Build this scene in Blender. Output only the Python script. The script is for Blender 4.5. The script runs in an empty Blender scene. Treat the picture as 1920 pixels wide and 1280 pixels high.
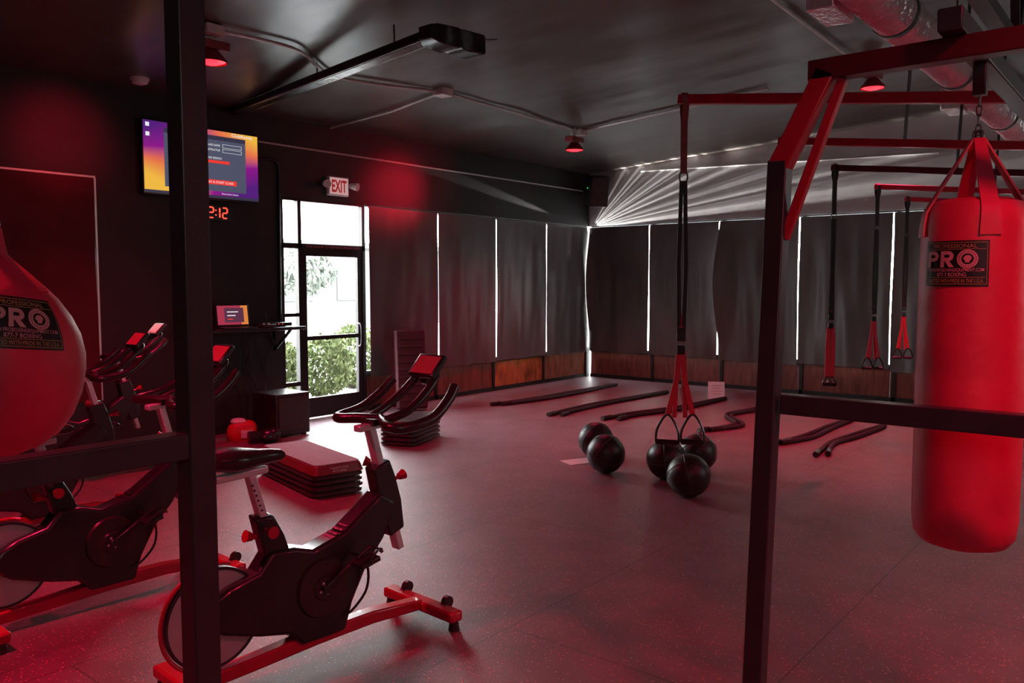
import bpy, bmesh, math, random
from mathutils import Vector, Matrix, Euler
random.seed(7)
S = bpy.context.scene; C = S.collection
V = Vector; PI = math.pi; R = math.radians
try:
    S.view_settings.view_transform = 'Standard'
    S.view_settings.look = 'None'
except Exception: pass

# ------------------------------------------------------------------ camera
F = 1546.0; AZ = R(38.9); PT = R(4.0); CAM = V((0, 0, 1.65))
Fv = V((math.cos(AZ)*math.cos(PT), math.sin(AZ)*math.cos(PT), -math.sin(PT)))
Rv = V((math.sin(AZ), -math.cos(AZ), 0)); Uv = Rv.cross(Fv)
cd = bpy.data.cameras.new('camera'); cam = bpy.data.objects.new('camera', cd); C.objects.link(cam)
cd.sensor_width = 36; cd.lens = 36*F/1920; cd.clip_start = .05
m = Matrix((Rv, Uv, -Fv)).transposed().to_4x4(); m.translation = CAM; cam.matrix_world = m
S.camera = cam

YB, XR = 8.15, 12.26
def zc(y): return 3.57 + .06*(YB-y)
def hit(px, py, n, c):
    d = Fv + Rv*((px-960)/F) + Uv*((640-py)/F); n = V(n)
    return CAM + d*((c-n.dot(CAM))/n.dot(d))
def gz(px, py, z=0): return hit(px, py, (0,0,1), z)
def wy(px, py, y=YB): return hit(px, py, (0,1,0), y)
def wx(px, py, x=XR): return hit(px, py, (1,0,0), x)
def cl(px, py, drop=0): return hit(px, py, (0,.06,1), 3.57+.06*YB-drop)

# ------------------------------------------------------------------ materials
def M(name, col, rough=.5, metal=0, var=.15, scale=8, bump=0, bscale=60, emit=None, es=0, spec=.5, coat=0, stretch=None, bdist=.02, bdetail=5):
    mt = bpy.data.materials.new(name); mt.use_nodes = True
    nt = mt.node_tree; b = nt.nodes['Principled BSDF']; L = nt.links
    tc = nt.nodes.new('ShaderNodeTexCoord'); src = tc.outputs['Object']
    if stretch:
        mp = nt.nodes.new('ShaderNodeMapping'); mp.inputs['Scale'].default_value = stretch
        L.new(src, mp.inputs['Vector']); src = mp.outputs['Vector']
    n = nt.nodes.new('ShaderNodeTexNoise'); n.inputs['Scale'].default_value = scale; n.inputs['Detail'].default_value = 4
    L.new(src, n.inputs['Vector'])
    r = nt.nodes.new('ShaderNodeValToRGB')
    r.color_ramp.elements[0].position = .3; r.color_ramp.elements[1].position = .7
    r.color_ramp.elements[0].color = [max(0, c*(1-var)) for c in col] + [1]
    r.color_ramp.elements[1].color = [min(1, c*(1+var)) for c in col] + [1]
    L.new(n.outputs['Fac'], r.inputs['Fac']); L.new(r.outputs['Color'], b.inputs['Base Color'])
    b.inputs['Roughness'].default_value = rough; b.inputs['Metallic'].default_value = metal
    b.inputs['Specular IOR Level'].default_value = spec; b.inputs['Coat Weight'].default_value = coat
    if bump:
        n2 = nt.nodes.new('ShaderNodeTexNoise'); n2.inputs['Scale'].default_value = bscale; n2.inputs['Detail'].default_value = bdetail
        L.new(src, n2.inputs['Vector'])
        bp = nt.nodes.new('ShaderNodeBump'); bp.inputs['Strength'].default_value = bump; bp.inputs['Distance'].default_value = bdist
        L.new(n2.outputs['Fac'], bp.inputs['Height']); L.new(bp.outputs['Normal'], b.inputs['Normal'])
    if emit:
        b.inputs['Emission Color'].default_value = list(emit)+[1]; b.inputs['Emission Strength'].default_value = es
    return mt

def floor_mat():
    mt = M('speckled_rubber', (.178,.094,.106), .38, var=.18, scale=3, bump=.3, bscale=200)
    nt = mt.node_tree; L = nt.links; b = nt.nodes['Principled BSDF']
    base = b.inputs['Base Color'].links[0].from_socket
    tc = nt.nodes.new('ShaderNodeTexCoord')
    v = nt.nodes.new('ShaderNodeTexVoronoi'); v.inputs['Scale'].default_value = 60
    L.new(tc.outputs['Object'], v.inputs['Vector'])
    lt = nt.nodes.new('ShaderNodeMath'); lt.operation = 'LESS_THAN'; lt.inputs[1].default_value = .22
    L.new(v.outputs['Distance'], lt.inputs[0])
    sep = nt.nodes.new('ShaderNodeSeparateColor'); L.new(v.outputs['Color'], sep.inputs['Color'])
    l2 = nt.nodes.new('ShaderNodeMath'); l2.operation = 'LESS_THAN'; l2.inputs[1].default_value = .5
    L.new(sep.outputs['Red'], l2.inputs[0])
    mu = nt.nodes.new('ShaderNodeMath'); mu.operation = 'MULTIPLY'; L.new(lt.outputs[0], mu.inputs[0]); L.new(l2.outputs[0], mu.inputs[1])
    fc = nt.nodes.new('ShaderNodeValToRGB'); fc.color_ramp.interpolation = 'CONSTANT'
    fc.color_ramp.elements[0].color = (.85,.14,.16,1); fc.color_ramp.elements[1].color = (.58,.44,.45,1); fc.color_ramp.elements[1].position = .72
    L.new(sep.outputs['Green'], fc.inputs['Fac'])
    mx = nt.nodes.new('ShaderNodeMix'); mx.data_type = 'RGBA'
    L.new(mu.outputs[0], mx.inputs[0]); L.new(base, mx.inputs[6]); L.new(fc.outputs['Color'], mx.inputs[7])
    br = nt.nodes.new('ShaderNodeTexBrick'); br.inputs['Scale'].default_value = 1; br.inputs['Brick Width'].default_value = 3.0
    br.inputs['Row Height'].default_value = 1.22; br.inputs['Mortar Size'].default_value = .004; br.inputs['Mortar Smooth'].default_value = .3
    L.new(tc.outputs['Object'], br.inputs['Vector'])
    m2 = nt.nodes.new('ShaderNodeMix'); m2.data_type = 'RGBA'; m2.inputs[7].default_value = (.03,.022,.025,1)
    mm = nt.nodes.new('ShaderNodeMath'); mm.operation = 'MULTIPLY'; mm.inputs[1].default_value = .75
    L.new(br.outputs['Fac'], mm.inputs[0]); L.new(mm.outputs[0], m2.inputs[0]); L.new(mx.outputs[2], m2.inputs[6])
    L.new(m2.outputs[2], b.inputs['Base Color'])
    return mt

def glass_mat():
    mt = bpy.data.materials.new('clear_glass'); mt.use_nodes = True; nt = mt.node_tree
    for n in list(nt.nodes): nt.nodes.remove(n)
    o = nt.nodes.new('ShaderNodeOutputMaterial'); t = nt.nodes.new('ShaderNodeBsdfTransparent'); g = nt.nodes.new('ShaderNodeBsdfGlossy')
    g.inputs['Roughness'].default_value = .03; mx = nt.nodes.new('ShaderNodeMixShader'); fr = nt.nodes.new('ShaderNodeLayerWeight')
    fr.inputs['Blend'].default_value = .15; sc = nt.nodes.new('ShaderNodeMath'); sc.operation = 'MULTIPLY'; sc.inputs[1].default_value = .4
    nt.links.new(fr.outputs['Fresnel'], sc.inputs[0]); nt.links.new(sc.outputs[0], mx.inputs[0])
    nt.links.new(t.outputs[0], mx.inputs[1]); nt.links.new(g.outputs[0], mx.inputs[2]); nt.links.new(mx.outputs[0], o.inputs[0])
    return mt

def screen_mat():
    mt = bpy.data.materials.new('gradient_screen'); mt.use_nodes = True; nt = mt.node_tree; L = nt.links; b = nt.nodes['Principled BSDF']
    tc = nt.nodes.new('ShaderNodeTexCoord'); sp = nt.nodes.new('ShaderNodeSeparateXYZ'); L.new(tc.outputs['Generated'], sp.inputs[0])
    def ma(op, a, bb):
        n = nt.nodes.new('ShaderNodeMath'); n.operation = op
        for i, q in enumerate((a, bb)):
            if isinstance(q, (int, float)): n.inputs[i].default_value = q
            else: L.new(q, n.inputs[i])
        return n.outputs[0]
    p = ma('MULTIPLY', ma('SUBTRACT', sp.outputs[0], .52), ma('SUBTRACT', sp.outputs[2], .58))
    f = ma('ADD', ma('MULTIPLY', p, 3.2), .5)
    r = nt.nodes.new('ShaderNodeValToRGB'); e = r.color_ramp.elements
    e[0].color = (.10,.015,.22,1); e[1].color = (1.0,.55,.06,1)
    a = e.new(.4); a.color = (.30,.01,.28,1); c = e.new(.65); c.color = (.9,.18,.08,1)
    L.new(f, r.inputs['Fac']); b.inputs['Base Color'].default_value = (.01,.01,.01,1); b.inputs['Roughness'].default_value = .2
    L.new(r.outputs['Color'], b.inputs['Emission Color']); b.inputs['Emission Strength'].default_value = .85
    return mt

m_floor = floor_mat(); m_glass = glass_mat(); m_screen = screen_mat()
m_wall = M('black_wall_paint', (.018,.016,.016), .6, var=.2, scale=3, bump=.1, bscale=90)
m_wallg = M('glare_lit_wall_paint', (.42,.41,.41), .6, var=.12, scale=2, bump=.1, bscale=70)  # charcoal wall lightened so its colour carries the glare above the windows
m_ceil = M('black_sheeting', (.084,.074,.066), .33, var=.18, scale=1.2, bump=.85, bscale=1.0, stretch=(1,.4,1), bdist=.09, bdetail=2.3)
m_blind = M('black_blind_fabric', (.118,.109,.106), .45, var=.25, scale=3, bump=.35, bscale=5, stretch=(1,1,.3))
m_blind_redlit = M('red_lit_blind_fabric', (.075,.012,.018), .6, var=.2, scale=3, bump=.2, bscale=5, spec=.2)  # black blind with the red lamp light put into its colour
m_frame = M('dark_bronze_frame', (.02,.018,.018), .4, metal=.3, var=.2)
m_panel = M('red_brown_panel', (.17,.048,.034), .3, var=.4, scale=5, stretch=(4,4,.6))
m_panel_lit = M('orange_lit_panel', (.40,.11,.034), .3, var=.6, scale=4, stretch=(3,3,.8))  # red-brown panel with an orange glow of light put into its colour
m_panel_halflit = M('half_lit_panel', (.25,.07,.034), .3, var=.5, scale=4, stretch=(3,3,.8))  # same panel, weaker glow of light put into its colour
m_steel = M('charcoal_painted_steel', (.030,.029,.032), .36, var=.15, scale=12, bump=.05, bscale=120)
m_redlit_steel = M('red_lit_steel', (.40,.012,.03), .35, var=.15, scale=10)  # charcoal steel with red lamp light put into its colour
m_dimredlit_steel = M('dim_red_lit_steel', (.09,.006,.012), .35)  # same steel, dimmer red light put into its colour
m_black = M('black_plastic', (.018,.018,.019), .3, var=.2, coat=.25)
m_rubber = M('black_rubber', (.034,.018,.020), .27, var=.2, bump=.08)  # reddish base stands in for red lamp highlights on the handlebars
m_foam = M('dark_red_vinyl', (.075,.013,.020), .6, var=.15, spec=.25)
m_bikered = M('gloss_red_paint', (.46,.008,.034), .24, var=.12, coat=.4)
m_silver = M('brushed_aluminium', (.74,.74,.76), .32, metal=.5, var=.08, scale=20)
m_disc = M('flywheel_steel', (.45,.44,.45), .35, metal=.35, var=.1)
m_bag = M('red_vinyl', (.68,.026,.075), .52, var=.12, scale=6, bump=.3, bscale=8)
m_lab = M('label_black', (.012,.008,.008), .5)
m_gold = M('label_gold', (.45,.24,.10), .5)
m_pink = M('label_pink', (.66,.30,.32), .5)
m_white = M('white_plastic', (.72,.70,.70), .45, var=.05)
m_step = M('grey_step_top', (.24,.25,.26), .85, var=.1, scale=30, bump=.15, bscale=200, spec=.08)
m_stepr = M('dark_red_step_edge', (.22,.018,.034), .35, var=.15)
m_strap = M('black_webbing', (.012,.011,.012), .6, var=.2, scale=60)
m_redstrap = M('red_webbing', (.65,.02,.045), .55, var=.12, scale=60)
m_dredstrap = M('dark_red_webbing', (.20,.010,.020), .55, var=.2, scale=60)
m_rope = M('black_rope', (.022,.018,.02), .7, var=.3, scale=30, bump=.8, bscale=45)
m_ball = M('black_leather', (.022,.02,.021), .38, var=.15, bump=.12, bscale=120)
m_seam = M('seam_grey', (.06,.055,.055), .5)
m_galv = M('galvanised_duct', (.88,.88,.89), .2, metal=.5, var=.1, scale=14, bump=.7, bscale=16)
m_cond = M('conduit_metal', (.55,.53,.52), .32, metal=.3, var=.1)
m_trim = M('dull_window_trim', (.16,.15,.15), .5, var=.1)
m_cream = M('junction_box_grey', (.60,.57,.53), .5)
m_lens = M('red_lens', (.6,.01,.01), .3, emit=(1,.012,.02), es=6)
m_lampbody = M('lamp_housing_red', (.28,.03,.03), .4)
m_dlg = M('dialog_panel', (.01,.01,.01), .3, emit=(.075,.08,.13), es=1.0)
m_dlg2 = M('dialog_dark', (.01,.01,.01), .3, emit=(.035,.03,.06), es=1.0)
m_btn = M('button_red', (.1,.01,.01), .3, emit=(.85,.04,.03), es=1.0)
m_txt = M('screen_text', (.1,.1,.1), .3, emit=(.8,.8,.85), es=1.0)
m_led = M('led_red', (.2,.01,.01), .3, emit=(1,.05,.03), es=3.0)
m_exit = M('exit_face', (.8,.68,.66), .4, emit=(.62,.46,.44), es=.55)
m_exitt = M('exit_letters', (.25,.01,.01), .4, emit=(.30,.010,.010), es=.7)
m_leaf = M('hedge_leaf', (.105,.125,.05), .8, var=.5, scale=5, spec=.1)
m_leaf2 = M('tree_leaf', (.13,.145,.12), .8, var=.3, scale=3, spec=.1)
m_wood = M('hedge_stem', (.06,.04,.025), .7)
m_bld = M('pale_render_wall', (.085,.085,.083), .9, var=.05, spec=.05)
m_bldw = M('dim_window', (.068,.071,.074), .5, var=.05, spec=.05)
m_out = M('pale_concrete', (.45,.43,.41), .8, var=.1, scale=2)
m_paper = M('pink_paper', (.75,.45,.47), .6, var=.05)
m_red = M('red_canvas', (.6,.02,.03), .45)
m_redlit_console = M('red_lit_console_screen', (.75,.13,.17), .22)  # dark display; the red lamp reflection is put into its base colour

# ------------------------------------------------------------------ mesh builder
class B:
    def __init__(s): s.bm = bmesh.new()
    def box(s, c, size, rot=None):
        mt = Matrix.Translation(V(c)) @ (rot.to_4x4() if rot else Matrix()) @ Matrix.Diagonal((size[0], size[1], size[2], 1))
        bmesh.ops.create_cube(s.bm, size=1, matrix=mt); return s
    def beam(s, p, q, w, h, up=(0,0,1)):
        p, q = V(p), V(q); d = (q-p); l = d.length; d.normalize()
        side = d.cross(V(up))
        if side.length < 1e-4: side = d.cross(V((1,0,0)))
        side.normalize(); u = side.cross(d)
        return s.box((p+q)/2, (l, w, h), Matrix((d, side, u)).transposed())
    def tube(s, pts, r, n=8, closed=False):
        pts = [V(p) for p in pts]; k = len(pts); rs = r if isinstance(r, (list, tuple)) else [r]*k
        T = []
        for i in range(k):
            a = pts[i-1] if (i or closed) else pts[0]; b = pts[(i+1) % k] if (i < k-1 or closed) else pts[-1]
            T.append((b-a).normalized())
        N = T[0].orthogonal().normalized(); rings = []
        for i in range(k):
            N = (N - T[i]*N.dot(T[i])).normalized(); Bn = T[i].cross(N)
            rings.append([s.bm.verts.new(pts[i] + (N*math.cos(2*PI*j/n) + Bn*math.sin(2*PI*j/n))*rs[i]) for j in range(n)])
        for i in range(k if closed else k-1):
            a, b = rings[i], rings[(i+1) % k]
            for j in range(n): s.bm.faces.new((a[j], a[(j+1) % n], b[(j+1) % n], b[j]))
        if not closed: s.bm.faces.new(rings[0][::-1]); s.bm.faces.new(rings[-1])
        return s
    def cyl(s, p, q, r, r2=None, n=20): return s.tube([p, q], [r, r if r2 is None else r2], n)
    def lathe(s, prof, n=32, mat=None):
        mat = mat or Matrix(); rings = []
        for r, z in prof:
            if r < 1e-5: rings.append([s.bm.verts.new(mat @ V((0,0,z)))])
            else: rings.append([s.bm.verts.new(mat @ V((r*math.cos(2*PI*j/n), r*math.sin(2*PI*j/n), z))) for j in range(n)])
        for a, b in zip(rings, rings[1:]):
            for j in range(n):
                k = (j+1) % n
                if len(a) == 1 and len(b) == 1: continue
                if len(a) == 1: s.bm.faces.new((a[0], b[j], b[k]))
                elif len(b) == 1: s.bm.faces.new((a[j], a[k], b[0]))
                else: s.bm.faces.new((a[j], a[k], b[k], b[j]))
        return s
    def prism(s, poly, y0, y1):
        a = [s.bm.verts.new((x, y0, z)) for x, z in poly]; b = [s.bm.verts.new((x, y1, z)) for x, z in poly]; n = len(poly)
        s.bm.faces.new(a); s.bm.faces.new(b[::-1])
        for i in range(n): s.bm.faces.new((a[i], b[i], b[(i+1) % n], a[(i+1) % n]))
        return s
    def loft(s, rings):
        rr = [[s.bm.verts.new(p) for p in r] for r in rings]; n = len(rr[0])
        for a, b in zip(rr, rr[1:]):
            for j in range(n): s.bm.faces.new((a[j], a[(j+1) % n], b[(j+1) % n], b[j]))
        s.bm.faces.new(rr[0][::-1]); s.bm.faces.new(rr[-1]); return s
    def ribbon(s, pts, sides, th=.003):
        rings = []
        for i, (p, sd) in enumerate(zip(pts, sides)):
            p, sd = V(p), V(sd); t = (V(pts[min(i+1, len(pts)-1)]) - V(pts[max(i-1, 0)])).normalized()
            n = t.cross(sd).normalized()*th
            rings.append([p-sd-n, p+sd-n, p+sd+n, p-sd+n])
        return s.loft(rings)
    def quad(s, u0, u1, v0, v1, y):
        s.bm.faces.new([s.bm.verts.new(p) for p in ((u0,y,v0),(u1,y,v0),(u1,y,v1),(u0,y,v1))]); return s
    def ell(s, c, r, rot=None, seg=20):
        mt = Matrix.Translation(V(c)) @ (rot.to_4x4() if rot else Matrix()) @ Matrix.Diagonal((r[0], r[1], r[2], 1))
        bmesh.ops.create_uvsphere(s.bm, u_segments=seg, v_segments=seg*2//3, radius=1, matrix=mt); return s

def sm(pts, k=6):
    pts = [V(p) for p in pts]; out = []
    for i in range(len(pts)-1):
        p0, p1, p2, p3 = pts[max(i-1,0)], pts[i], pts[i+1], pts[min(i+2, len(pts)-1)]
        for j in range(k):
            t = j/k
            out.append(.5*((2*p1) + (p2-p0)*t + (2*p0-5*p1+4*p2-p3)*t*t + (3*p1-p0-3*p2+p3)*t**3))
    out.append(pts[-1]); return out

def finish(name, me, mat, parent, bev, smooth):
    me.materials.clear(); me.materials.append(mat)
    if smooth:
        for p in me.polygons: p.use_smooth = True
        try: me.set_sharp_from_angle(angle=R(38))
        except Exception: pass
    o = bpy.data.objects.new(name, me); C.objects.link(o)
    if parent: o.parent = parent
    if bev:
        md = o.modifiers.new('bevel', 'BEVEL'); md.width = bev; md.segments = 2; md.limit_method = 'ANGLE'; md.angle_limit = R(40)
    return o
def obj(name, b, mat, parent=None, bev=0, smooth=True, label=None):
    bmesh.ops.recalc_face_normals(b.bm, faces=b.bm.faces[:])
    me = bpy.data.meshes.new(name); b.bm.to_mesh(me); b.bm.free()
    o = finish(name, me, mat, parent, bev, smooth)
    if label: o['label'] = label
    return o
def tag(o, label, cat, group=None):
    o['label'] = label; o['category'] = cat
    if group: o['group'] = group
    return o
def root(name, loc, label, cat, group=None, rz=0):
    o = bpy.data.objects.new(name, None); C.objects.link(o); o.empty_display_size = .1
    o.location = loc; o.rotation_euler = (0,0,rz); return tag(o, label, cat, group)
def single(name, b, mat, label, cat, group=None, bev=0):
    vs = b.bm.verts; xs = [v.co.x for v in vs]; ys = [v.co.y for v in vs]; zs = [v.co.z for v in vs]
    c = V(((min(xs)+max(xs))/2, (min(ys)+max(ys))/2, min(zs)))
    for v in vs: v.co -= c
    o = obj(name, b, mat, None, bev); o.location = c; return tag(o, label, cat, group)
def struct(name, b, mat, bev=0, smooth=True):
    o = obj(name, b, mat, None, bev, smooth); o['kind'] = 'structure'; return o
def dup(o, loc, rz, label):
    r = o.copy(); C.objects.link(r); r.location = loc; r.rotation_euler = (0,0,rz); r['label'] = label
    for ch in [c for c in o.children]:
        c = ch.copy(); C.objects.link(c); c.parent = r
        for g in [q for q in ch.children]:
            d = g.copy(); C.objects.link(d); d.parent = c
    return r
def tmesh(s, size, bold=.0, ax='CENTER', wid=None, height=None):
    cu = bpy.data.curves.new('t', 'FONT'); cu.body = s; cu.size = size; cu.align_x = ax; cu.align_y = 'CENTER'; cu.offset = bold; cu.resolution_u = 3
    o = bpy.data.objects.new('t', cu); C.objects.link(o)
    me = bpy.data.meshes.new_from_object(o.evaluated_get(bpy.context.evaluated_depsgraph_get()))
    bpy.data.objects.remove(o); bpy.data.curves.remove(cu)
    xs = [v.co.x for v in me.vertices]; ys = [v.co.y for v in me.vertices]
    if wid:
        k = wid/(max(xs)-min(xs)); k2 = (height/(max(ys)-min(ys))) if height else k
        cx = (max(xs)+min(xs))/2 if ax == 'CENTER' else min(xs); cy = (max(ys)+min(ys))/2
        for v in me.vertices: v.co.x = (v.co.x-cx)*k; v.co.y = (v.co.y-cy)*k2
    return me
RX = Matrix.Rotation(PI/2, 4, 'X')
def wtext(s, u, v, y, size, mat, parent, name='lettering', bold=0, ax='CENTER', wid=None, height=None):
    me = tmesh(s, size, bold, ax, wid, height); me.transform(Matrix.Translation((u, y, v)) @ RX)
    return finish(name, me, mat, parent, 0, False)

# ------------------------------------------------------------------ room shell
struct('floor', B().box((4.7, 2.1, -.05), (15.6, 12.6, .1)), m_floor)
struct('ground', B().box((9, 20, -.16), (70, 23.2, .1)).box((22, 2, -.16), (19, 12.9, .1)), m_out)
b = B()
def wbx(x0, x1, z0, z1): b.box(((x0+x1)/2, YB+.1, (z0+z1)/2), (x1-x0, .2, z1-z0))
wbx(-3, 1.2, 0, 3.65); wbx(1.2, 3.70, 0, .5); wbx(1.2, 3.70, 2.66, 3.65); wbx(3.70, 5.83, 0, 3.65); wbx(5.83, XR+.2, 2.66, 3.65)
struct('wall_back', b, m_wall)
b = B()
vs = [(YB+.0, 2.66), (YB+.0, zc(YB)+.08), (-4, zc(-4)+.08), (-4, 0), (.55, 0), (.55, 2.66)]
b.prism(vs, -XR-.2, -XR)
for v in b.bm.verts: v.co = V((-v.co.y, v.co.x, v.co.z))
struct('wall_right', b, m_wallg)
struct('wall_left', B().box((-3.1, 2.1, 2.2), (.2, 12.3, 4.4)), m_wall)
struct('wall_front', B().box((4.7, -4.1, 2.2), (15.6, .2, 4.4)), m_wall)
b = B(); nx, ny = 120, 70; g = []
for i in range(nx+1):
    row = []
    for j in range(ny+1):
        x = -3.1 + (XR+3.3)*i/nx; y = -4.1 + 12.35*j/ny
        w = .006*math.sin(x*2.1+.7*y) + .005*math.sin(x*.9-y*2.6+1) + .0035*math.sin(x*6.3+y*.8+2*math.sin(y*.7))
        row.append(b.bm.verts.new((x, y, zc(y)+w)))
    g.append(row)
for i in range(nx):
    for j in range(ny): b.bm.faces.new((g[i][j], g[i][j+1], g[i+1][j+1], g[i+1][j]))
struct('ceiling', b, m_ceil)
struct('baseboard_back', B().box((4.765, YB-.01, .05), (2.1, .02, .1)), m_frame)

# storefront bays
wn = [0]
def bay(axis, a, c, off, pm=None):
    wn[0] += 1
    def P(u, dep, z): return (u, YB+dep, z) if axis == 'x' else (XR+dep, u, z)
    def SZ(du, dd, dz): return (du, dd, dz) if axis == 'x' else (dd, du, dz)
    mid = (a+c)/2; L = abs(c-a); f = B()
    f.box(P(c+off, .055, 1.32), SZ(.05, .07, 2.64))
    f.box(P(mid, .055, 2.65), SZ(L, .07, .02)); f.box(P(mid, .055, .485), SZ(L, .07, .07)); f.box(P(mid, .055, .03), SZ(L, .07, .06))
    w = struct('window_%d' % wn[0], f, m_frame)
    obj('pane', B().box(P(mid, .09, 1.57), SZ(L-.03, .006, 2.15)), m_glass, w)
    obj('panel', B().box(P(mid, .05, .255), SZ(L-.002, .02, .40)), pm or m_panel, w)
def blind(axis, a, c, z0, z1, seed, curl, label, mat=None):
    rnd = random.Random(seed); lo, hi = min(a,c)+.009, max(a,c)-.009; w = hi-lo
    base = YB-.03 if axis == 'x' else XR-.03
    rt = root('roller_blind', ((lo+hi)/2, base, z0) if axis == 'x' else (base, (lo+hi)/2, z0), label, 'window blind', 'roller blinds over the storefront windows')
    bb = B(); nu, nv = 36, 30; gg = []; p1, p2, p3 = [rnd.uniform(0, 6) for _ in range(3)]
    for i in range(nu+1):
        row = []
        for j in range(nv+1):
            u = i/nu; t = j/nv; dn = 1-t
            ed = min(1, min(u, 1-u)*6+.15)
            d = ((.018*math.sin(u*9+p1+dn*1.5)+.012*math.sin(u*19+p2-dn*3)+.007*math.sin(u*31+p3+dn*5))*min(1, dn*1.8) + .014*dn*math.sin(dn*7+p3))*ed
            d = min(d, .02)
            if curl:
                e = (1-u) if curl > 0 else u
                d -= abs(curl)*max(0, 1-e*2.4)**2*math.sin(min(1, dn*1.15)*PI)**1.2
            # slightly wandering side hems make the light gaps uneven
            uu = -w/2+w*u + (.007*math.sin(dn*5+p1) if u > .5 else .007*math.sin(dn*4+p2))*abs(u-.5)*2*min(1, dn*3)
            row.append(bb.bm.verts.new((uu, d, (z1-z0)*t) if axis == 'x' else (d, uu, (z1-z0)*t)))
        gg.append(row)
    for i in range(nu):
        for j in range(nv): bb.bm.faces.new((gg[i][j], gg[i+1][j], gg[i+1][j+1], gg[i][j+1]))
    obj('fabric', bb, mat or m_blind, rt)
    p, q = ((-w/2, .012, z1-z0-.012), (w/2, .012, z1-z0-.012)) if axis == 'x' else ((.012, -w/2, z1-z0-.012), (.012, w/2, z1-z0-.012))
    obj('head_rail', B().beam(p, q, .016, .022), m_silver, rt, label='thin metal head rail')
xs = [7.13, 8.41, 9.68, 10.97, 12.225]
bl = ['black roller blind nearest the glass door, behind the tall padded board', 'black roller blind on the door wall, second from the glass door',
      'black roller blind on the door wall, third from the glass door', 'black roller blind on the door wall, beside the room corner']
for i in range(4):
    bay('x', xs[i], xs[i+1], 0, [None, None, m_panel_lit, m_panel_halflit][i])
    blind('x', xs[i], xs[i+1], [.44,.46,.47,.45][i], 2.634, i, 0, bl[i])
ys = [8.115, 6.92, 5.67, 4.40, 3.10, 1.82, .57]
bl = ['black roller blind first from the corner on the right wall, with curled bright edge', 'black roller blind on the right wall, second from the room corner',
      'black roller blind on the right wall, third from the room corner, pulled and bulging', 'black roller blind on the right wall behind the narrow hanging strap with straight red end',
      'black roller blind on the right wall behind the two farthest hanging straps', 'black roller blind on the right wall hidden mostly behind the red heavy bag']
for i in range(6):
    bay('y', ys[i], ys[i+1], -.05)
    blind('y', ys[i], ys[i+1], [.47,.46,.44,.46,.42,.45][i], 2.634, 20+i, [.12,0,.22,0,0,0][i], bl[i])
struct('trim_1', B().box((XR+.0, YB+.05, 1.32), (.10, .10, 2.64)), m_frame)
# left window with blind
wn[0] += 1
f = B(); f.box((3.66, YB+.04, 1.58), (.05, .08, 2.12)).box((1.24, YB+.04, 1.58), (.05, .08, 2.12)).box((2.45, YB+.04, 2.645), (2.4, .08, .03)).box((2.45, YB+.04, .52), (2.4, .08, .04))
w = struct('window_%d' % wn[0], f, m_frame); obj('pane', B().box((2.45, YB+.09, 1.58), (2.38, .006, 2.1)), m_glass, w)
struct('trim_2', B().box((2.45, YB-.008, 2.672), (2.53, .014, .018)).box((3.712, YB-.008, 1.59), (.014, .014, 2.15)), m_cond)
blind('x', 1.18, 3.70, .52, 2.66, 50, 0, 'wide black roller blind coloured as red-lit, left of the wall television behind the bikes', m_blind_redlit)
# glass door and sidelight
b = B()
for x, wd in ((5.85, .04), (6.10, .05), (7.09, .05)): b.box((x, YB+.055, 1.32), (wd, .07, 2.64))
b.box((6.47, YB+.055, 2.645), (1.27, .07, .03)).box((6.47, YB+.055, 2.10), (1.27, .07, .06)).box((5.97, YB+.055, 1.28), (.22, .06, .04)).box((5.97, YB+.055, .45), (.22, .06, .05)).box((5.97, YB+.055, .04), (.22, .06, .08))
wn[0] += 1; w = struct('window_%d' % wn[0], b, m_frame)
obj('pane', B().box((5.97, YB+.09, 1.3), (.2, .006, 2.6)).box((6.6, YB+.09, 2.38), (.96, .006, .5)), m_glass, w)
wtext('THIS DOOR TO REMAIN UNLOCKED', 6.595, 2.10, YB+.012, .05, m_pink, w, wid=.84, height=.032)
b = B()
for x in (6.16, 7.03): b.box((x, YB+.055, 1.04), (.075, .05, 2.06))
b.box((6.595, YB+.055, 2.03), (.8, .05, .09)).box((6.595, YB+.055, .14), (.8, .05, .24)).box((6.595, YB+.055, .99), (.8, .05, .05))
dr = struct('door_1', b, m_frame)
obj('pane', B().box((6.595, YB+.055, 1.1), (.8, .006, 1.85)), m_glass, dr)
obj('door_handle', B().tube(sm([(6.98, YB+.03, .86), (6.98, YB-.04, .88), (6.98, YB-.04, 1.12), (6.98, YB+.03, 1.14)], 4), .012), m_frame, dr)

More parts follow.
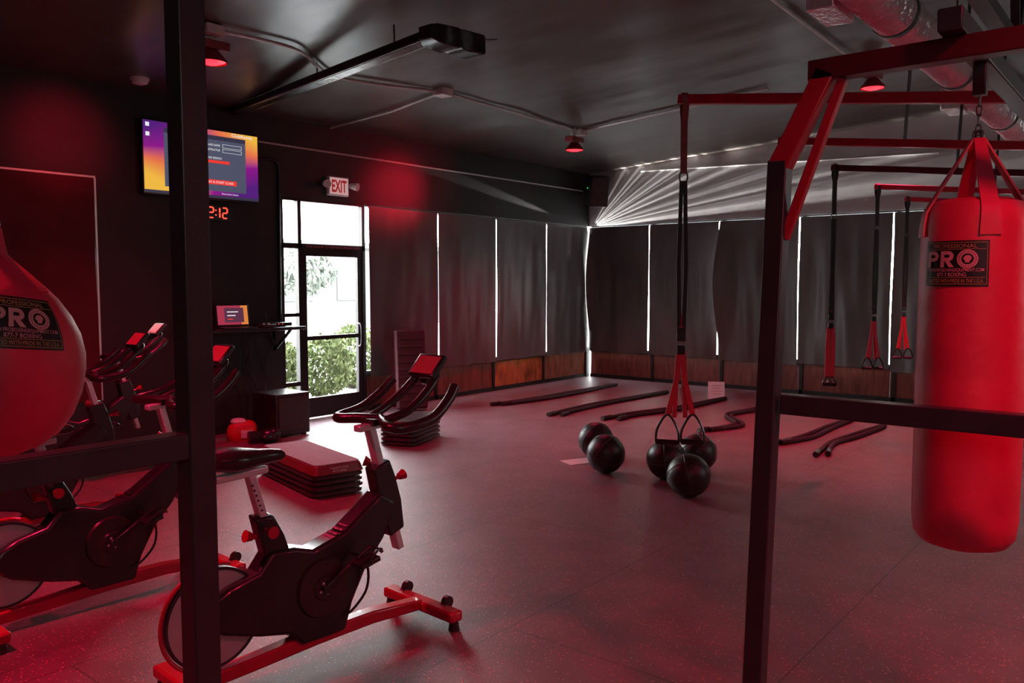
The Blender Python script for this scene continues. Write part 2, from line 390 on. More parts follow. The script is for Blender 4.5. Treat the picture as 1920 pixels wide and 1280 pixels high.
# outside hedge, trees and building
def leaves(bb, n, c0, rx, ry, rz, l0, l1):
    for k in range(n):
        a, t = random.uniform(0, 2*PI), random.uniform(-1, 1); rr = random.uniform(.7, 1.05)
        c = V(c0)+V((rx*rr*math.sqrt(1-t*t)*math.cos(a), ry*rr*math.sqrt(1-t*t)*math.sin(a), rz*rr*t*.95))
        q = Euler((random.uniform(0,6), random.uniform(0,6), random.uniform(0,6))).to_matrix(); l = random.uniform(l0, l1)
        bb.bm.faces.new([bb.bm.verts.new(c+q@V(p)) for p in ((-l,0,0),(0,-l*.5,0),(l,0,0),(0,l*.5,0))])
for i, (x, y, rx, rz) in enumerate(((7.0, 10.0, .50, .48), (8.05, 10.3, .5, .50), (9.15, 10.8, .55, .54), (6.0, 10.7, .46, .42))):
    rt = root('hedge_bush', (x, y, -.11), ['sunlit green bush outside, left half of the door glass', 'sunlit green bush outside, right half of the door glass',
        'sunlit green bush outside, farthest right and mostly hidden by the blinds', 'sunlit green bush outside, seen through the sidelight'][i], 'bush', 'bushes outside the door')
    bb = B(); leaves(bb, 2600, (0,0,rz), rx, .45, rz, .030, .055)
    obj('foliage', bb, m_leaf, rt, smooth=False)
    for k in range(5): obj('stem', B().tube([(random.uniform(-.1,.1), random.uniform(-.1,.1), 0), (random.uniform(-.4,.4)*rx*1.4, random.uniform(-.3,.3), rz*1.5)], [.018,.006], 6), m_wood, rt)
for i, (x, y, s) in enumerate(((13.4, 19.5, .95), (16.6, 22.0, 1.0))):
    rt = root('tree', (x, y, -.11), ['pale hazy tree outside, left part of the door glass', 'pale hazy tree outside, right part of the door glass'][i], 'tree', 'trees across the street')
    bb = B(); leaves(bb, 900, (0,0,2.1*s), 1.0*s, 1.0*s, .7*s, .10, .18); obj('crown', bb, m_leaf2, rt, smooth=False)
    obj('trunk', B().tube([(0,0,0), (.05,0,1.0*s), (-.05,.03,2.0*s)], [.10,.08,.05], 8), m_leaf2, rt)
rt = root('building', (20.5, 28.0, -.11), 'pale low building across the street, seen through the door glass', 'building')
obj('wall', B().box((0,0,1.6), (16,4,3.2)), m_bld, rt)
obj('roof', B().box((0,0,3.3), (16.4,4.4,.22)), m_bldw, rt)
for k in range(6): obj('window', B().box((-6.2+2.5*k,-2.01,1.7), (1.3,.06,1.2)), m_bldw, rt)

# ------------------------------------------------------------------ steel rigs
T = .065
rt = root('bag_rack', (1.024, 1.78, 0), 'dark grey steel bag frame at left, tall post with a waist rail', 'steel frame')
obj('post', B().box((0,0,1.5), (T,T,3.0)), m_steel, rt, .004)
obj('post', B().box((-1.7,0,1.5), (T,T,3.0)), m_steel, rt, .004)
obj('rail', B().box((-.85,0,1.277), (1.7-T,.06,.06)), m_steel, rt, .004)
obj('top_beam', B().box((-.85,0,3.0+T/2), (1.9,T,T)), m_steel, rt, .004)
obj('bag_arm', B().box((-.08,.5,3.0-T/2), (T,1.1,T)), m_steel, rt, .004)
for x in (0, -1.7): obj('base_plate', B().box((x,0,.006), (.18,.18,.012)), m_steel, rt)
PX, PY = 2.743, 1.058
bx, by = 3.105, .535
rt = root('training_rig', (PX, PY, 0), 'dark steel training rig at right with bent post, waist rail and overhead strap arms', 'steel frame')
obj('post', B().beam((-.036,.044,0), (0,0,2.06), T, T, (1,0,0)), m_steel, rt, .004)
obj('base_plate', B().box((-.036,.044,.006), (.18,.18,.012)), m_steel, rt)
obj('post', B().box((0,-2.0,1.16), (T,T,2.30)), m_steel, rt, .004)
obj('rail', B().box((-.01,-1.0,1.246), (T,2.0-T,T)), m_steel, rt, .004)
obj('corner_brace', B().beam((0,.0,2.04), (0,-.15,2.33), T, T, (1,0,0)), m_redlit_steel, rt, .004, label='red lit corner brace above the post')
obj('knee_brace', B().beam((.0,-.02,1.80), (.0,-.20,2.30), .03, .03, (1,0,0)), m_redlit_steel, rt, .003)
obj('top_beam', B().box((0,-1.07,2.335), (T,1.95,T)), m_dimredlit_steel, rt, .004)
obj('spine_beam', B().box((3.95,-.52,2.40), (8.1,T,T)), m_steel, rt, .004)
obj('bag_bracket', B().box((bx-PX,-.523,2.32), (.04,.04,.11)), m_steel, rt, .004)
for x in (3.9, 7.9): obj('post', B().box((x,-.62,1.2), (T,T,2.4)), m_steel, rt, .004)
ends = [(4.13,2.13), (5.75,2.2), (7.35,2.35), (9.06,2.46), (10.6,2.54)]
for i, (x, y) in enumerate(ends):
    obj('strap_arm', B().beam((x-PX, -.50, 2.44), (x-PX, y-PY+.03, 2.65), .05, .05), [m_redlit_steel, m_redlit_steel, m_dimredlit_steel, m_redlit_steel, m_redlit_steel][i], rt, .003)
for i in (1, 2, 3):
    x, y = ends[i]; obj('hanger_strut', B().beam((x-PX, .35, 2.55), (x-PX+.02, .30, 3.98), .02, .02), m_steel, rt)

# ------------------------------------------------------------------ suspension trainers
def trainer(x, y, label, spread=1.0, hk=1.0, rz=AZ-PI/2):
    rt = root('suspension_trainer', (x, y, .75), label, 'suspension trainer', 'suspension trainers hanging from the rig arms', rz)
    H = 1.88; aw = .017
    obj('anchor_strap', B().ribbon([(0,-.006,H-.38),(0,-.008,H-.10),(0,-.036,H-.04),(0,-.036,H+.03),(0,0,H+.05),(0,.036,H+.03),(0,.036,H-.04),(0,.008,H-.10),(0,.006,H-.38)], [(aw,0,0)]*9, .003), m_strap if hk < 1 else m_dredstrap, rt)
    obj('carabiner', B().tube([V((.022*math.cos(a), 0, H-.40+.04*math.sin(a))) for a in [2*PI*k/14 for k in range(14)]], .005, 6, True), m_steel, rt)
    wm = .011 if hk == 1 else .014
    for s in (-1, 1): obj('main_strap', B().ribbon([(s*.010,0,H-.42),(s*.016*spread+s*.004,0,1.0),(s*.012,0,.60)], [(wm,0,0)]*3, .002), m_strap, rt)
    obj('buckle', B().box((0,0,.61), (.05,.02,.05)), m_black, rt, .004)
    obj('buckle', B().box((0,0,.535), (.045,.018,.05)), m_black, rt, .004)
    obj('loop_keeper', B().ribbon([(0,0,.66),(0,.012,.73),(.012,.014,.58)], [(.012,0,0)]*3, .003), m_redstrap, rt)
    w0 = .022 if spread < .3 else .015
    for s in (-1, 1):
        hx = s*(.012+.058*spread)
        obj('lower_strap', B().ribbon([(s*.012,0,.52),(s*.020,0,.38),(hx,0,.17*hk)], [(w0,0,0)]*3, .003), m_redstrap, rt)
        obj('lower_strap', B().ribbon([(s*.005,.01,.52),(s*.02*spread,.012,.38),(hx-s*.04*spread,.012,.155*hk)], [(w0*.8,0,0)]*3, .003), m_redstrap, rt)
        e = .055*hk
        hd = obj('handle', B().tube(sm([(hx-e,.02,.012),(hx-e*1.1,.02,.03),(hx-e*.95,.01,.10*hk),(hx,0,.175*hk),(hx+e*.95,-.01,.10*hk),(hx+e*1.1,-.02,.03),(hx+e,-.02,.012)], 5), .007, 6), m_black, rt)
        obj('grip', B().cyl((hx-e,.02,.018), (hx+e,-.02,.018), .016, n=12), m_rubber, hd)
    return rt
trainer(*ends[0], 'nearest suspension trainer, long red and black straps hanging above the medicine balls')
trainer(*ends[2], 'suspension trainer with straps hanging straight together, ending in a solid red band', .15, .5)
trainer(*ends[3], 'suspension trainer with open red handles, between the straight strap and farthest strap', .8, .75)
trainer(*ends[4], 'farthest suspension trainer, small one beside the heavy bag', .9, .75)

# ------------------------------------------------------------------ heavy bags
def rfun(prof, z):
    for (r0, z0), (r1, z1) in zip(prof, prof[1:]):
        if z0 <= z <= z1 and z1 > z0: return r0+(r1-r0)*(z-z0)/(z1-z0)
    return prof[-1][0]
LROT = [0.0]
def wrap(me, prof, z0, th0, eps, du=0, dv=0):
    r0 = rfun(prof, z0); c, s = math.cos(LROT[0]), math.sin(LROT[0])
    for v in me.vertices:
        u, w = v.co.x+du, v.co.y+dv; u, w = u*c-w*s, u*s+w*c
        z = z0+w; r = rfun(prof, z)+eps; th = th0+u/r0
        v.co = V((r*math.cos(th), r*math.sin(th), z))
def gridmesh(w, h, nu=20, nv=8):
    b = bmesh.new(); g = [[b.verts.new((-w/2+w*i/nu, -h/2+h*j/nv, 0)) for j in range(nv+1)] for i in range(nu+1)]
    for i in range(nu):
        for j in range(nv): b.faces.new((g[i][j], g[i+1][j], g[i+1][j+1], g[i][j+1]))
    me = bpy.data.meshes.new('g'); b.to_mesh(me); b.free(); return me
def ringmesh(r0, r1, n=36):
    b = bmesh.new(); a = [b.verts.new((r0*math.cos(2*PI*i/n), r0*math.sin(2*PI*i/n), 0)) for i in range(n)]; c = [b.verts.new((r1*math.cos(2*PI*i/n), r1*math.sin(2*PI*i/n), 0)) for i in range(n)]
    for i in range(n): b.faces.new((a[i], a[(i+1)%n], c[(i+1)%n], c[i]))
    me = bpy.data.meshes.new('r'); b.to_mesh(me); b.free(); return me
def polymesh(polys):
    b = bmesh.new()
    for p in polys: b.faces.new([b.verts.new((x, y, 0)) for x, y in p])
    me = bpy.data.meshes.new('p'); b.to_mesh(me); b.free(); return me
def subdiv(me, n=2):
    b = bmesh.new(); b.from_mesh(me); bmesh.ops.triangulate(b, faces=b.faces[:])
    for _ in range(n): bmesh.ops.subdivide_edges(b, edges=[e for e in b.edges if e.calc_length() > .012], cuts=1); bmesh.ops.triangulate(b, faces=b.faces[:])
    b.to_mesh(me); b.free(); return me
def letterP(x0, y0, w, h, leg):
    T = lambda p: (x0+p[0]*w, y0+p[1]*h); ps = []
    for (a, b_, c, d) in ((0,.30,0,.37),(0,.30,.37,.59),(0,.30,.59,.78),(0,.30,.78,1),(.30,.58,.78,1),(.30,.58,.37,.59)):
        ps.append([T((a,c)), T((b_,c)), T((b_,d)), T((a,d))])
    n = 10
    for i in range(n):
        a0, a1 = -PI/2+PI*i/n, -PI/2+PI*(i+1)/n
        f = lambda a, rx, ry: T((.58+rx*math.cos(a), .685+ry*math.sin(a)))
        ps.append([f(a0,.12,.095), f(a0,.42,.315), f(a1,.42,.315), f(a1,.12,.095)])
    if leg: ps.append([T((.36,.37)), T((.68,.40)), T((1.05,0)), T((.68,0))])
    return ps
def bag_label(rt, prof, z0, th0, w, h):
    me = gridmesh(w, h); wrap(me, prof, z0, th0, .0025); lb = finish('label_patch', me, m_lab, rt, 0, True)
    for (bw, bh, du, dv) in ((w*.95, h*.014, 0, h*.455), (w*.95, h*.014, 0, -h*.455), (w*.008, h*.91, -w*.47, 0), (w*.008, h*.91, w*.47, 0), (w*.9, h*.012, 0, h*.31), (w*.9, h*.012, 0, -h*.31)):
        me = gridmesh(bw, bh, 20, 6); wrap(me, prof, z0, th0, .004, du, dv); finish('label_border', me, m_gold, lb, 0, False)
    for (s, tw, tht, du, dv, mt) in (('PROFESSIONAL', w*.66, h*.085, 0, h*.38, m_gold),
        ('WWW.PROBOXINGEQUIPMENT.COM', w*.86, h*.085, 0, -h*.15, m_pink), ('877-7 BOXING', w*.44, h*.085, -w*.03, -h*.245, m_pink), ('CRAFTED WITH PRIDE IN THE U.S.A.', w*.86, h*.085, 0, -h*.385, m_gold)):
        me = subdiv(tmesh(s, .1, .001, wid=tw, height=tht)); wrap(me, prof, z0, th0, .0045, du, dv); finish('lettering', me, mt, lb, 0, False)
    for x0, leg in ((-.44*w, 0), (-.20*w, 1)):
        me = subdiv(polymesh(letterP(x0, -.085*h, .205*w, .36*h, leg))); wrap(me, prof, z0, th0, .0045); finish('lettering', me, m_pink, lb, 0, False)
    ex, ey = w*.20, h*.095; r = h*.205
    me = ringmesh(r, r*.58); wrap(me, prof, z0, th0, .0045, ex, ey); finish('emblem', me, m_pink, lb, 0, False)
    ticks = []
    for k in range(22):
        a = 2*PI*k/22; c, s = math.cos(a), math.sin(a); q = r*.03
        ticks.append([(c*r*.73-s*q, s*r*.73+c*q), (c*r*.73+s*q, s*r*.73-c*q), (c*r*.87+s*q, s*r*.87-c*q), (c*r*.87-s*q, s*r*.87+c*q)])
    me = polymesh(ticks); wrap(me, prof, z0, th0, .0055, ex, ey); finish('emblem_lettering', me, m_lab, lb, 0, False)
    k = r*.42
    gl = [(-.55,-.9),(.45,-.9),(.5,-.45),(.85,-.1),(.9,.45),(.5,.9),(-.2,.95),(-.7,.6),(-.95,.1),(-.8,-.25),(-.5,-.3)]
    me = polymesh([[(x*k, y*k) for x, y in gl]]); wrap(me, prof, z0, th0, .0045, ex, ey); finish('emblem_glove', me, m_pink, lb, 0, False)
def bag_hang(rt, prof, zlow, ztop, zring, zhook, wlow, ntop=4, ph=0, wtop=.011, kk=.7):
    for k in range(ntop):
        th = ph+2*PI*k/ntop; er = V((math.cos(th), math.sin(th), 0)); et = V((-math.sin(th), math.cos(th), 0)); pts = []; sd = []
        for i in range(6):
            z = zlow+(ztop-zlow)*i/5; pts.append(er*(rfun(prof, z)+.002)+V((0,0,z))); sd.append(et*(wlow*(1-.04*i)))
        for i in (1, 2, 3):
            t = i/3; p = pts[5].lerp(er*.016+V((0,0,zring)), t); pts.append(p); sd.append(et*(wlow*kk*(1-t)+wtop*t))
        obj('strap', B().ribbon(pts, sd, .003), m_bag, rt)
        obj('snap_ring', B().tube([er*.012+V((0,0,zring+.010))+et*.011*math.cos(a)+V((0,0,.017*math.sin(a))) for a in [2*PI*q/12 for q in range(12)]], .003, 6, True), m_steel, rt)
    b = B(); z = zring+.03; k = 0
    while z < zhook:
        ax = V((1,0,0)) if k % 2 else V((0,1,0))
        b.tube([V((0,0,z))+ax*.008*math.cos(a)+V((0,0,.019*math.sin(a))) for a in [2*PI*q/12 for q in range(12)]], .0026, 6, True); z += .031; k += 1
    obj('chain', b, m_steel, rt)
z0 = .76
k_ = .163/.19
prof = [(r*k_, z) for r, z in [(0,0),(.10,.004),(.155,.02),(.180,.05),(.188,.11),(.190,.5),(.188,.95),(.184,1.08),(.176,1.125),(.158,1.155),(.12,1.168),(0,1.17)]]
rt = root('punching_bag', (bx, by, z0), 'long red cylindrical heavy bag hanging at right behind the waist rail', 'punching bag')
obj('body', B().lathe(prof, 48), m_bag, rt)
thc = math.atan2(-by, -bx)
bag_label(rt, prof, .955, thc-R(20), .20, .145)
bag_hang(rt, prof, 1.045, 1.145, 1.365, 1.505, .032, 4, thc+R(16), .017, .9)
lx, ly, lz = .945, 2.73, 1.135; k_ = .232/.271
prof2 = [(r*k_, z) for r, z in [(0,0),(.06,.006),(.12,.026),(.18,.062),(.225,.115),(.255,.18),(.270,.25),(.271,.30),(.258,.36),(.23,.415),(.19,.468),(.135,.52),(.08,.562),(.035,.595),(.02,.615),(0,.62)]]
rt = root('punching_bag', (lx, ly, lz), 'red teardrop punching bag at the left edge above the rail', 'punching bag')
obj('body', B().lathe(prof2, 48), m_bag, rt)
thl = math.atan2(-ly, -lx)
LROT[0] = R(-7)
bag_label(rt, prof2, .405, thl+R(19), .20, .145)
LROT[0] = 0
bag_hang(rt, prof2, .49, .60, .68, 1.83, .020, 4, thl+R(58))

# ------------------------------------------------------------------ spin bikes
def bike(loc, rz, label):
    rt = root('exercise_bike', loc, label, 'exercise bike', 'indoor cycling bikes in the left corner', rz)
    obj('base_beam', B().loft([[V((x, -w, z-h)), V((x, w, z-h)), V((x, w, z+h)), V((x, -w, z+h))] for x, z, w, h in ((-.62,.075,.03,.028),(-.35,.085,.032,.03),(-.05,.10,.034,.032),(.25,.10,.034,.03),(.55,.075,.034,.026))]), m_bikered, rt, .008)
    for x in (.57, -.62):
        st = obj('stabilizer', B().beam((x,-.26,.068), (x,.26,.068), .075, .052), m_bikered, rt, .012)
        for s in (-1, 1):
            obj('foot', B().cyl((x,s*.235,0), (x,s*.235,.045), .028, .022, 14), m_rubber, st)
            if x > 0:
                obj('transport_wheel', B().cyl((x+.035,s*.15-.012,.105), (x+.035,s*.15+.012,.105), .030, n=18).beam((x,s*.15,.085), (x+.035,s*.15,.105), .032, .02), m_rubber, st)
    body = [(.29,.69),(.375,.62),(.30,.47),(.20,.36),(.12,.22),(.08,.10),(-.14,.10),(-.20,.165),(-.34,.20),(-.50,.255),(-.565,.30),(-.575,.35),(-.55,.40),(-.47,.44),(-.34,.47),(-.28,.545),(-.17,.535),(-.08,.505),(.08,.545)]
    fr = obj('frame', B().prism(body, -.055, .055), m_black, rt, .016)
    b = B()
    for k in range(5): b.box((.14-.03*k, 0, .575-.012*k), (.012,.07,.006), Euler((0,R(-20),0)).to_matrix())
    obj('frame_ribs', b, m_rubber, fr)
    for s in (-1, 1):
        cc = obj('crank_cover', B().cyl((-.04,s*.048,.33), (-.04,s*.068,.33), .135, .125, 32).cyl((-.04,s*.064,.33), (-.04,s*.074,.33), .058, .05, 24), m_rubber, rt)
        b = B()
        for k in range(4): b.cyl((-.04+.026*math.cos(k*PI/2+.4), s*.070, .33+.026*math.sin(k*PI/2+.4)), (-.04+.026*math.cos(k*PI/2+.4), s*.077, .33+.026*math.sin(k*PI/2+.4)), .006, n=8)
        obj('bolt', b, m_silver, cc)
        e = V((.12, s*.10, .43)) if s < 0 else V((-.20, s*.10, .23))
        obj('crank_arm', B().beam((-.04,s*.085,.33), e, .016, .028).cyl((-.04,s*.06,.33), (-.04,s*.095,.33), .02, n=14), m_black, rt, .004)
        pd = obj('pedal', B().box(e+V((0,s*.055,0)), (.10,.08,.022), Euler((0,R(-12),0)).to_matrix()).cyl(e-V((0,s*.01,0)), e+V((0,s*.1,0)), .009, n=10), m_black, rt, .004)
        obj('toe_cage', B().tube(sm([e+V((-.02,s*.02,.01)), e+V((.05,s*.03,.05)), e+V((.085,s*.055,.02)), e+V((.05,s*.085,.05)), e+V((-.02,s*.095,.01))], 4), .006, 6), m_black, pd)
    fz = .322; fm = Matrix.Translation((-.515,0,fz)) @ Matrix.Rotation(PI/2, 4, 'X')
    fw = obj('flywheel', B().lathe([(0,-.012),(.06,-.014),(.195,-.010),(.195,.010),(.06,.014),(0,.012)], 48, fm), m_disc, rt)
    obj('rim', B().lathe([(.193,-.014),(.203,-.014),(.205,-.012),(.205,.012),(.203,.014),(.193,.014),(.193,-.014)], 48, fm), m_steel, fw, label='dark flywheel rim')
    obj('wheel_guard', B().tube([(-.515+.217*math.cos(a), 0, fz+.217*math.sin(a)) for a in [R(70+8*k) for k in range(23)]], .008, 8), m_bikered, rt, label='thin red wheel guard')
    obj('seat_sleeve', B().loft([[V((x-w,-.036,z)), V((x+w,-.036,z)), V((x+w,.036,z+.01)), V((x-w,.036,z+.01))] for x, z, w in ((-.225,.47,.06),(-.265,.60,.055),(-.30,.69,.042))]), m_black, rt, .01)
    sp = obj('seat_post', B().beam((-.285,0,.64), (-.345,0,.87), .034, .05, (0,1,0)), m_silver, rt, .005)
    b = B()
    for k in range(6): b.cyl((-.308-.008*k,-.026,.72+.022*k), (-.308-.008*k,-.0235,.72+.022*k), .005, n=8)
    obj('post_hole', b, m_black, sp)
    obj('seat_slider', B().beam((-.50,0,.875), (-.27,0,.885), .045, .03), m_silver, rt, .006)
    rings = []
    for x, hw, z, hh in ((-.53,.03,.955,.02),(-.51,.08,.958,.045),(-.45,.10,.955,.058),(-.38,.08,.948,.055),(-.31,.045,.942,.042),(-.25,.032,.940,.034),(-.205,.026,.936,.028),(-.185,.012,.932,.014)):
        rings.append([V((x, hw*math.cos(a), z+hh*math.sin(a)*(.75 if math.sin(a) > 0 else 1))) for a in [2*PI*k/18 for k in range(18)]])
    obj('saddle', B().loft(rings), m_rubber, rt)
    def knob(p, d): obj('knob', B().cyl(p, V(p)+V(d)*.05, .009, n=10).cyl(V(p)+V(d)*.035, V(p)+V(d)*.07, .016, .026, 12), m_bikered, rt, label='red adjustment knob')
    knob((-.31,-.0,.60), (-.9,0,.3)); knob((-.30,-.03,.64), (0,-1,0)); knob((.40,-.0,.72), (.9,0,.25)); knob((.32,.03,.80), (-.6,.5,.3))
    obj('head_sleeve', B().loft([[V((x-w,-.038,z)), V((x+w,-.038,z+.03)), V((x+w,.038,z+.03)), V((x-w,.038,z))] for x, z, w in ((.395,.46,.042),(.36,.60,.060),(.33,.72,.055),(.305,.80,.048))]), m_black, rt, .01)
    hp = obj('handlebar_post', B().beam((.425,0,.385), (.265,0,.985), .034, .055, (0,1,0)), m_silver, rt, .005)
    b = B()
    for k in range(5): b.cyl((.305-.0055*k,-.0255,.845+.021*k), (.305-.0055*k,-.0235,.845+.021*k), .005, n=8)
    obj('post_hole', b, m_black, hp)
    obj('handlebar_slider', B().beam((.19,0,.99), (.37,0,1.0), .05, .03), m_silver, rt, .006)
    b = B()
    for s in (-1, 1):
        b.tube(sm([(.33,0,1.02),(.27,s*.10,1.02),(.23,s*.19,1.015),(.28,s*.25,1.015),(.42,s*.26,1.04),(.53,s*.245,1.11),(.59,s*.23,1.17)], 5), .024, 10)
        b.tube(sm([(.30,s*.06,1.02),(.42,s*.085,1.055),(.54,s*.08,1.13),(.62,s*.06,1.20),(.64,0,1.215)], 5), .021, 10)
    b.box((.31,0,1.015), (.12,.09,.03))
    obj('handlebar', b, m_rubber, rt)
    q = Euler((0,R(-48),0)).to_matrix()
    cs = obj('console', B().box((.62,0,1.245), (.135,.185,.03), q).beam((.60,0,1.16), (.63,0,1.23), .05, .03), m_black, rt, .008)
    obj('screen', B().box(V((.62,0,1.245))+q@V((0,0,.0155)), (.105,.155,.003), q), m_redlit_console, cs)
    obj('cable', B().tube(sm([(.10,-.055,.46),(.17,-.085,.40),(.17,-.09,.28),(.10,-.07,.19),(.04,-.05,.17)], 5), .006, 6), m_rubber, rt)
    return rt
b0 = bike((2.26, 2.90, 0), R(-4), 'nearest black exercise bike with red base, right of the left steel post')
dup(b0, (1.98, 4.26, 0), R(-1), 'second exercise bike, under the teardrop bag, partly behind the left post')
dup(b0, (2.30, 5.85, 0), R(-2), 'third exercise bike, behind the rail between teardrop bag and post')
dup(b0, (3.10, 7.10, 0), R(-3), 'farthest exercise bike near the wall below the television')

# ------------------------------------------------------------------ step stacks
def rrect(l, w, r, n=5):
    pts = []
    for cx, cy, a0 in ((l/2-r, w/2-r, 0), (-l/2+r, w/2-r, 90), (-l/2+r, -w/2+r, 180), (l/2-r, -w/2+r, 270)):
        for k in range(n+1): a = R(a0+90*k/n); pts.append((cx+r*math.cos(a), cy+r*math.sin(a)))
    return pts
def slab(b, l, w, r, z0, z1, l1=None, w1=None):
    return b.loft([[V((x,y,z0)) for x, y in rrect(l, w, r)], [V((x,y,z1)) for x, y in rrect(l1 or l, w1 or w, r)]])
m_riser = M('black_riser_plastic', (.055,.020,.026), .34, var=.2)
def stack(cx, cy, rz, L, W, n, where, text, topmat):
    words = ['lowest', 'second lowest', 'third from the floor', 'fourth from the floor', 'fifth from the floor']
    z = 0; h = .044
    for k in range(n):
        rt = root('step_riser', (cx+random.uniform(-.006,.006), cy+random.uniform(-.006,.006), z), 'black riser, %s in the step stack %s' % (words[k], where), 'step riser', 'risers in the step stacks', rz+random.uniform(-.015,.015))
        b = B(); slab(b, L-.09, W-.09, .06, 0, .013); obj('lower_lip', b, m_rubber, rt)
        b = B(); slab(b, L, W, .07, .013, h-.008, L-.004, W-.004); slab(b, L-.03, W-.03, .06, h-.008, h); obj('body', b, m_riser, rt)
        z += h
    rt = root('step_platform', (cx, cy, z), 'step platform with %s top, topmost of the stack %s' % ('grey' if topmat is m_step else 'black', where), 'step platform', None, rz)
    b = B(); slab(b, L, W, .05, 0, .07, L-.05, W-.04); obj('body', b, m_stepr, rt, .004, label='dark red platform edge')
    b = B(); slab(b, L-.06, W-.05, .05, .07, .078); obj('top_mat', b, topmat, rt, .003)
    if text:
        for s, dz, hh in (('HARDCORE', .046, .017), ('FITNESS', .023, .017)):
            me = tmesh(s, .05, .001, wid=.15 if s == 'HARDCORE' else .12, height=hh)
            me.transform(Matrix(((0,0,-1,-L/2+.357*(dz-.008)-.004), (-1,0,0,.0), (0,1,0,dz), (0,0,0,1)))); finish('lettering', me, m_white, rt, 0, False)
stack(4.22, 5.57, R(77), 1.12, .44, 4, 'behind the near saddle', True, m_step)
stack(6.05, 6.25, R(20), .72, .40, 4, 'behind the near handlebars', False, m_rubber)

# tall padded board
p = wy(758, 740, YB-.30); rt = root('padded_board', (p.x, YB-.45, 0), 'tall dark padded board stood on end against the blind', 'exercise board', None, R(-32))
q = Euler((R(-9),0,0)).to_matrix()
obj('core', B().box(q@V((0,0,.525))+V((0,.02,.014)), (.40,.10,1.04), q), m_foam, rt, .02)
obj('pad', B().box(q@V((0,-.065,.525))+V((0,.02,.014)), (.39,.05,1.02), q), m_foam, rt, .02)
for k in range(9): obj('ridge', B().box(q@V((0,-.092,.12+.10*k))+V((0,.02,.014)), (.31,.008,.02), q), m_foam, rt, .003)

# subwoofer, bag, glove, shelf and electronics
rt = root('subwoofer', (5.40, 7.62, 0), 'black subwoofer cabinet on the floor beside the glass door', 'speaker cabinet', None, R(0))
obj('cabinet', B().box((0,0,.245), (.44,.44,.45)), m_black, rt, .012)
obj('grille', B().box((0,-.226,.25), (.38,.015,.37)), m_rubber, rt, .006)
for sx in (-1,1):
    for sy in (-1,1): obj('foot', B().cyl((sx*.17,sy*.17,0), (sx*.17,sy*.17,.022), .03, n=12), m_rubber, rt)
rt = root('kit_bag', (4.93, 7.66, 0), 'small soft red kit bag with white patch on the floor left of the subwoofer', 'bag', None, R(-24))
obj('body', B().loft([[V((x*k+sx_, y*k, z)) for x, y in rrect(.30, .19, .07)] for z, k, sx_ in ((0,.90,0),(.025,1,0),(.10,1.02,.004),(.155,.93,.012),(.19,.72,.02),(.205,.45,.02))]), m_red, rt)
obj('front_patch', B().box((.04,-.0985,.075), (.12,.008,.085)), m_white, rt, .003)
obj('flap', B().loft([[V((x*k-.03, y*k, z)) for x, y in rrect(.16, .13, .05)] for z, k in ((.17,.8),(.20,1),(.225,.8),(.235,.4))]), m_white, rt)
rt = root('boxing_glove', (4.99, 7.34, 0), 'black boxing glove lying on the floor in front of the red kit bag', 'boxing glove', None, R(-20))
obj('fist', B().ell((.06,0,.075), (.115,.075,.073)).ell((.10,0,.085), (.075,.07,.07)), m_black, rt)
obj('thumb', B().ell((.03,-.075,.07), (.08,.032,.035), Euler((0,0,R(12))).to_matrix()), m_black, rt)
obj('cuff', B().cyl((-.16,0,.07), (-.03,0,.074), .062, .055, 18), m_black, rt)
rt = root('wall_shelf', (5.2, YB-.2, 1.13), 'black wall shelf under the television holding electronics', 'shelf')
obj('board', B().box((0,0,.02), (1.3,.40,.035)), m_black, rt, .004)
for x in (-.5,.5): obj('bracket', B().beam((x,.185,.0), (x,.185,-.25), .03, .02, (1,0,0)).beam((x,.18,-.24), (x,-.12,0), .03, .02, (1,0,0)), m_black, rt)
rt = root('laptop', (5.06, 7.93, 1.168), 'open laptop with a glowing red and orange screen on the wall shelf', 'laptop', None, R(-14))
obj('keyboard_base', B().box((0,-.06,.009), (.36,.24,.018)), m_black, rt, .004)
q = Euler((R(-12),0,0)).to_matrix()
ld = obj('lid', B().box(q@V((0,.0,.125))+V((0,.065,.018)), (.36,.012,.25), q), m_black, rt, .004)
def lscreen(name, u0, u1, v0, v1, dy, mat):
    b = B(); b.quad(u0,u1,v0,v1,0)
    for v in b.bm.verts: v.co = q@(v.co+V((0,dy,.125)))+V((0,.065,.018))
    return obj(name, b, mat, ld)
lscreen('screen', -.165,.165,-.105,.105,-.008, M('laptop_screen', (.02,.01,.01), .2, emit=(.38,.035,.07), es=1.0, var=.3))
lscreen('screen_band', .09,.165,-.105,.105,-.009, M('laptop_orange', (.02,.01,.01), .2, emit=(.70,.22,.05), es=1.0))
lscreen('dialog_panel', -.09,.12,-.08,.08,-.010, M('laptop_dialog', (.02,.01,.01), .2, emit=(.10,.03,.06), es=1.0))
for k in range(3): lscreen('screen_line', -.06,.06-.03*k,.03-.04*k,.04-.04*k,-.0115, m_txt if k < 2 else m_btn)
rt = root('network_router', (5.62, 7.95, 1.168), 'small black router box with antennas on the shelf near the door', 'router')
obj('case', B().box((0,0,.025), (.26,.16,.04)), m_black, rt, .006)
for x in (-.1, .1): obj('antenna', B().cyl((x,.07,.03), (x*1.1,.08,.14), .006, n=8), m_black, rt)
for x in (-.05, 0): obj('indicator_light', B().box((x,-.081,.03), (.01,.003,.006)), m_led, rt)
rt = root('audio_mixer', (5.33, 7.86, 1.168), 'flat dark audio box beside the laptop on the shelf', 'audio equipment')
obj('case', B().box((.05,0,.02), (.16,.2,.03)), m_rubber, rt, .004)
for x in (.02, .08): obj('dial', B().cyl((x,-.03,.034), (x,-.03,.048), .014, n=12), m_silver, rt)
b = B()
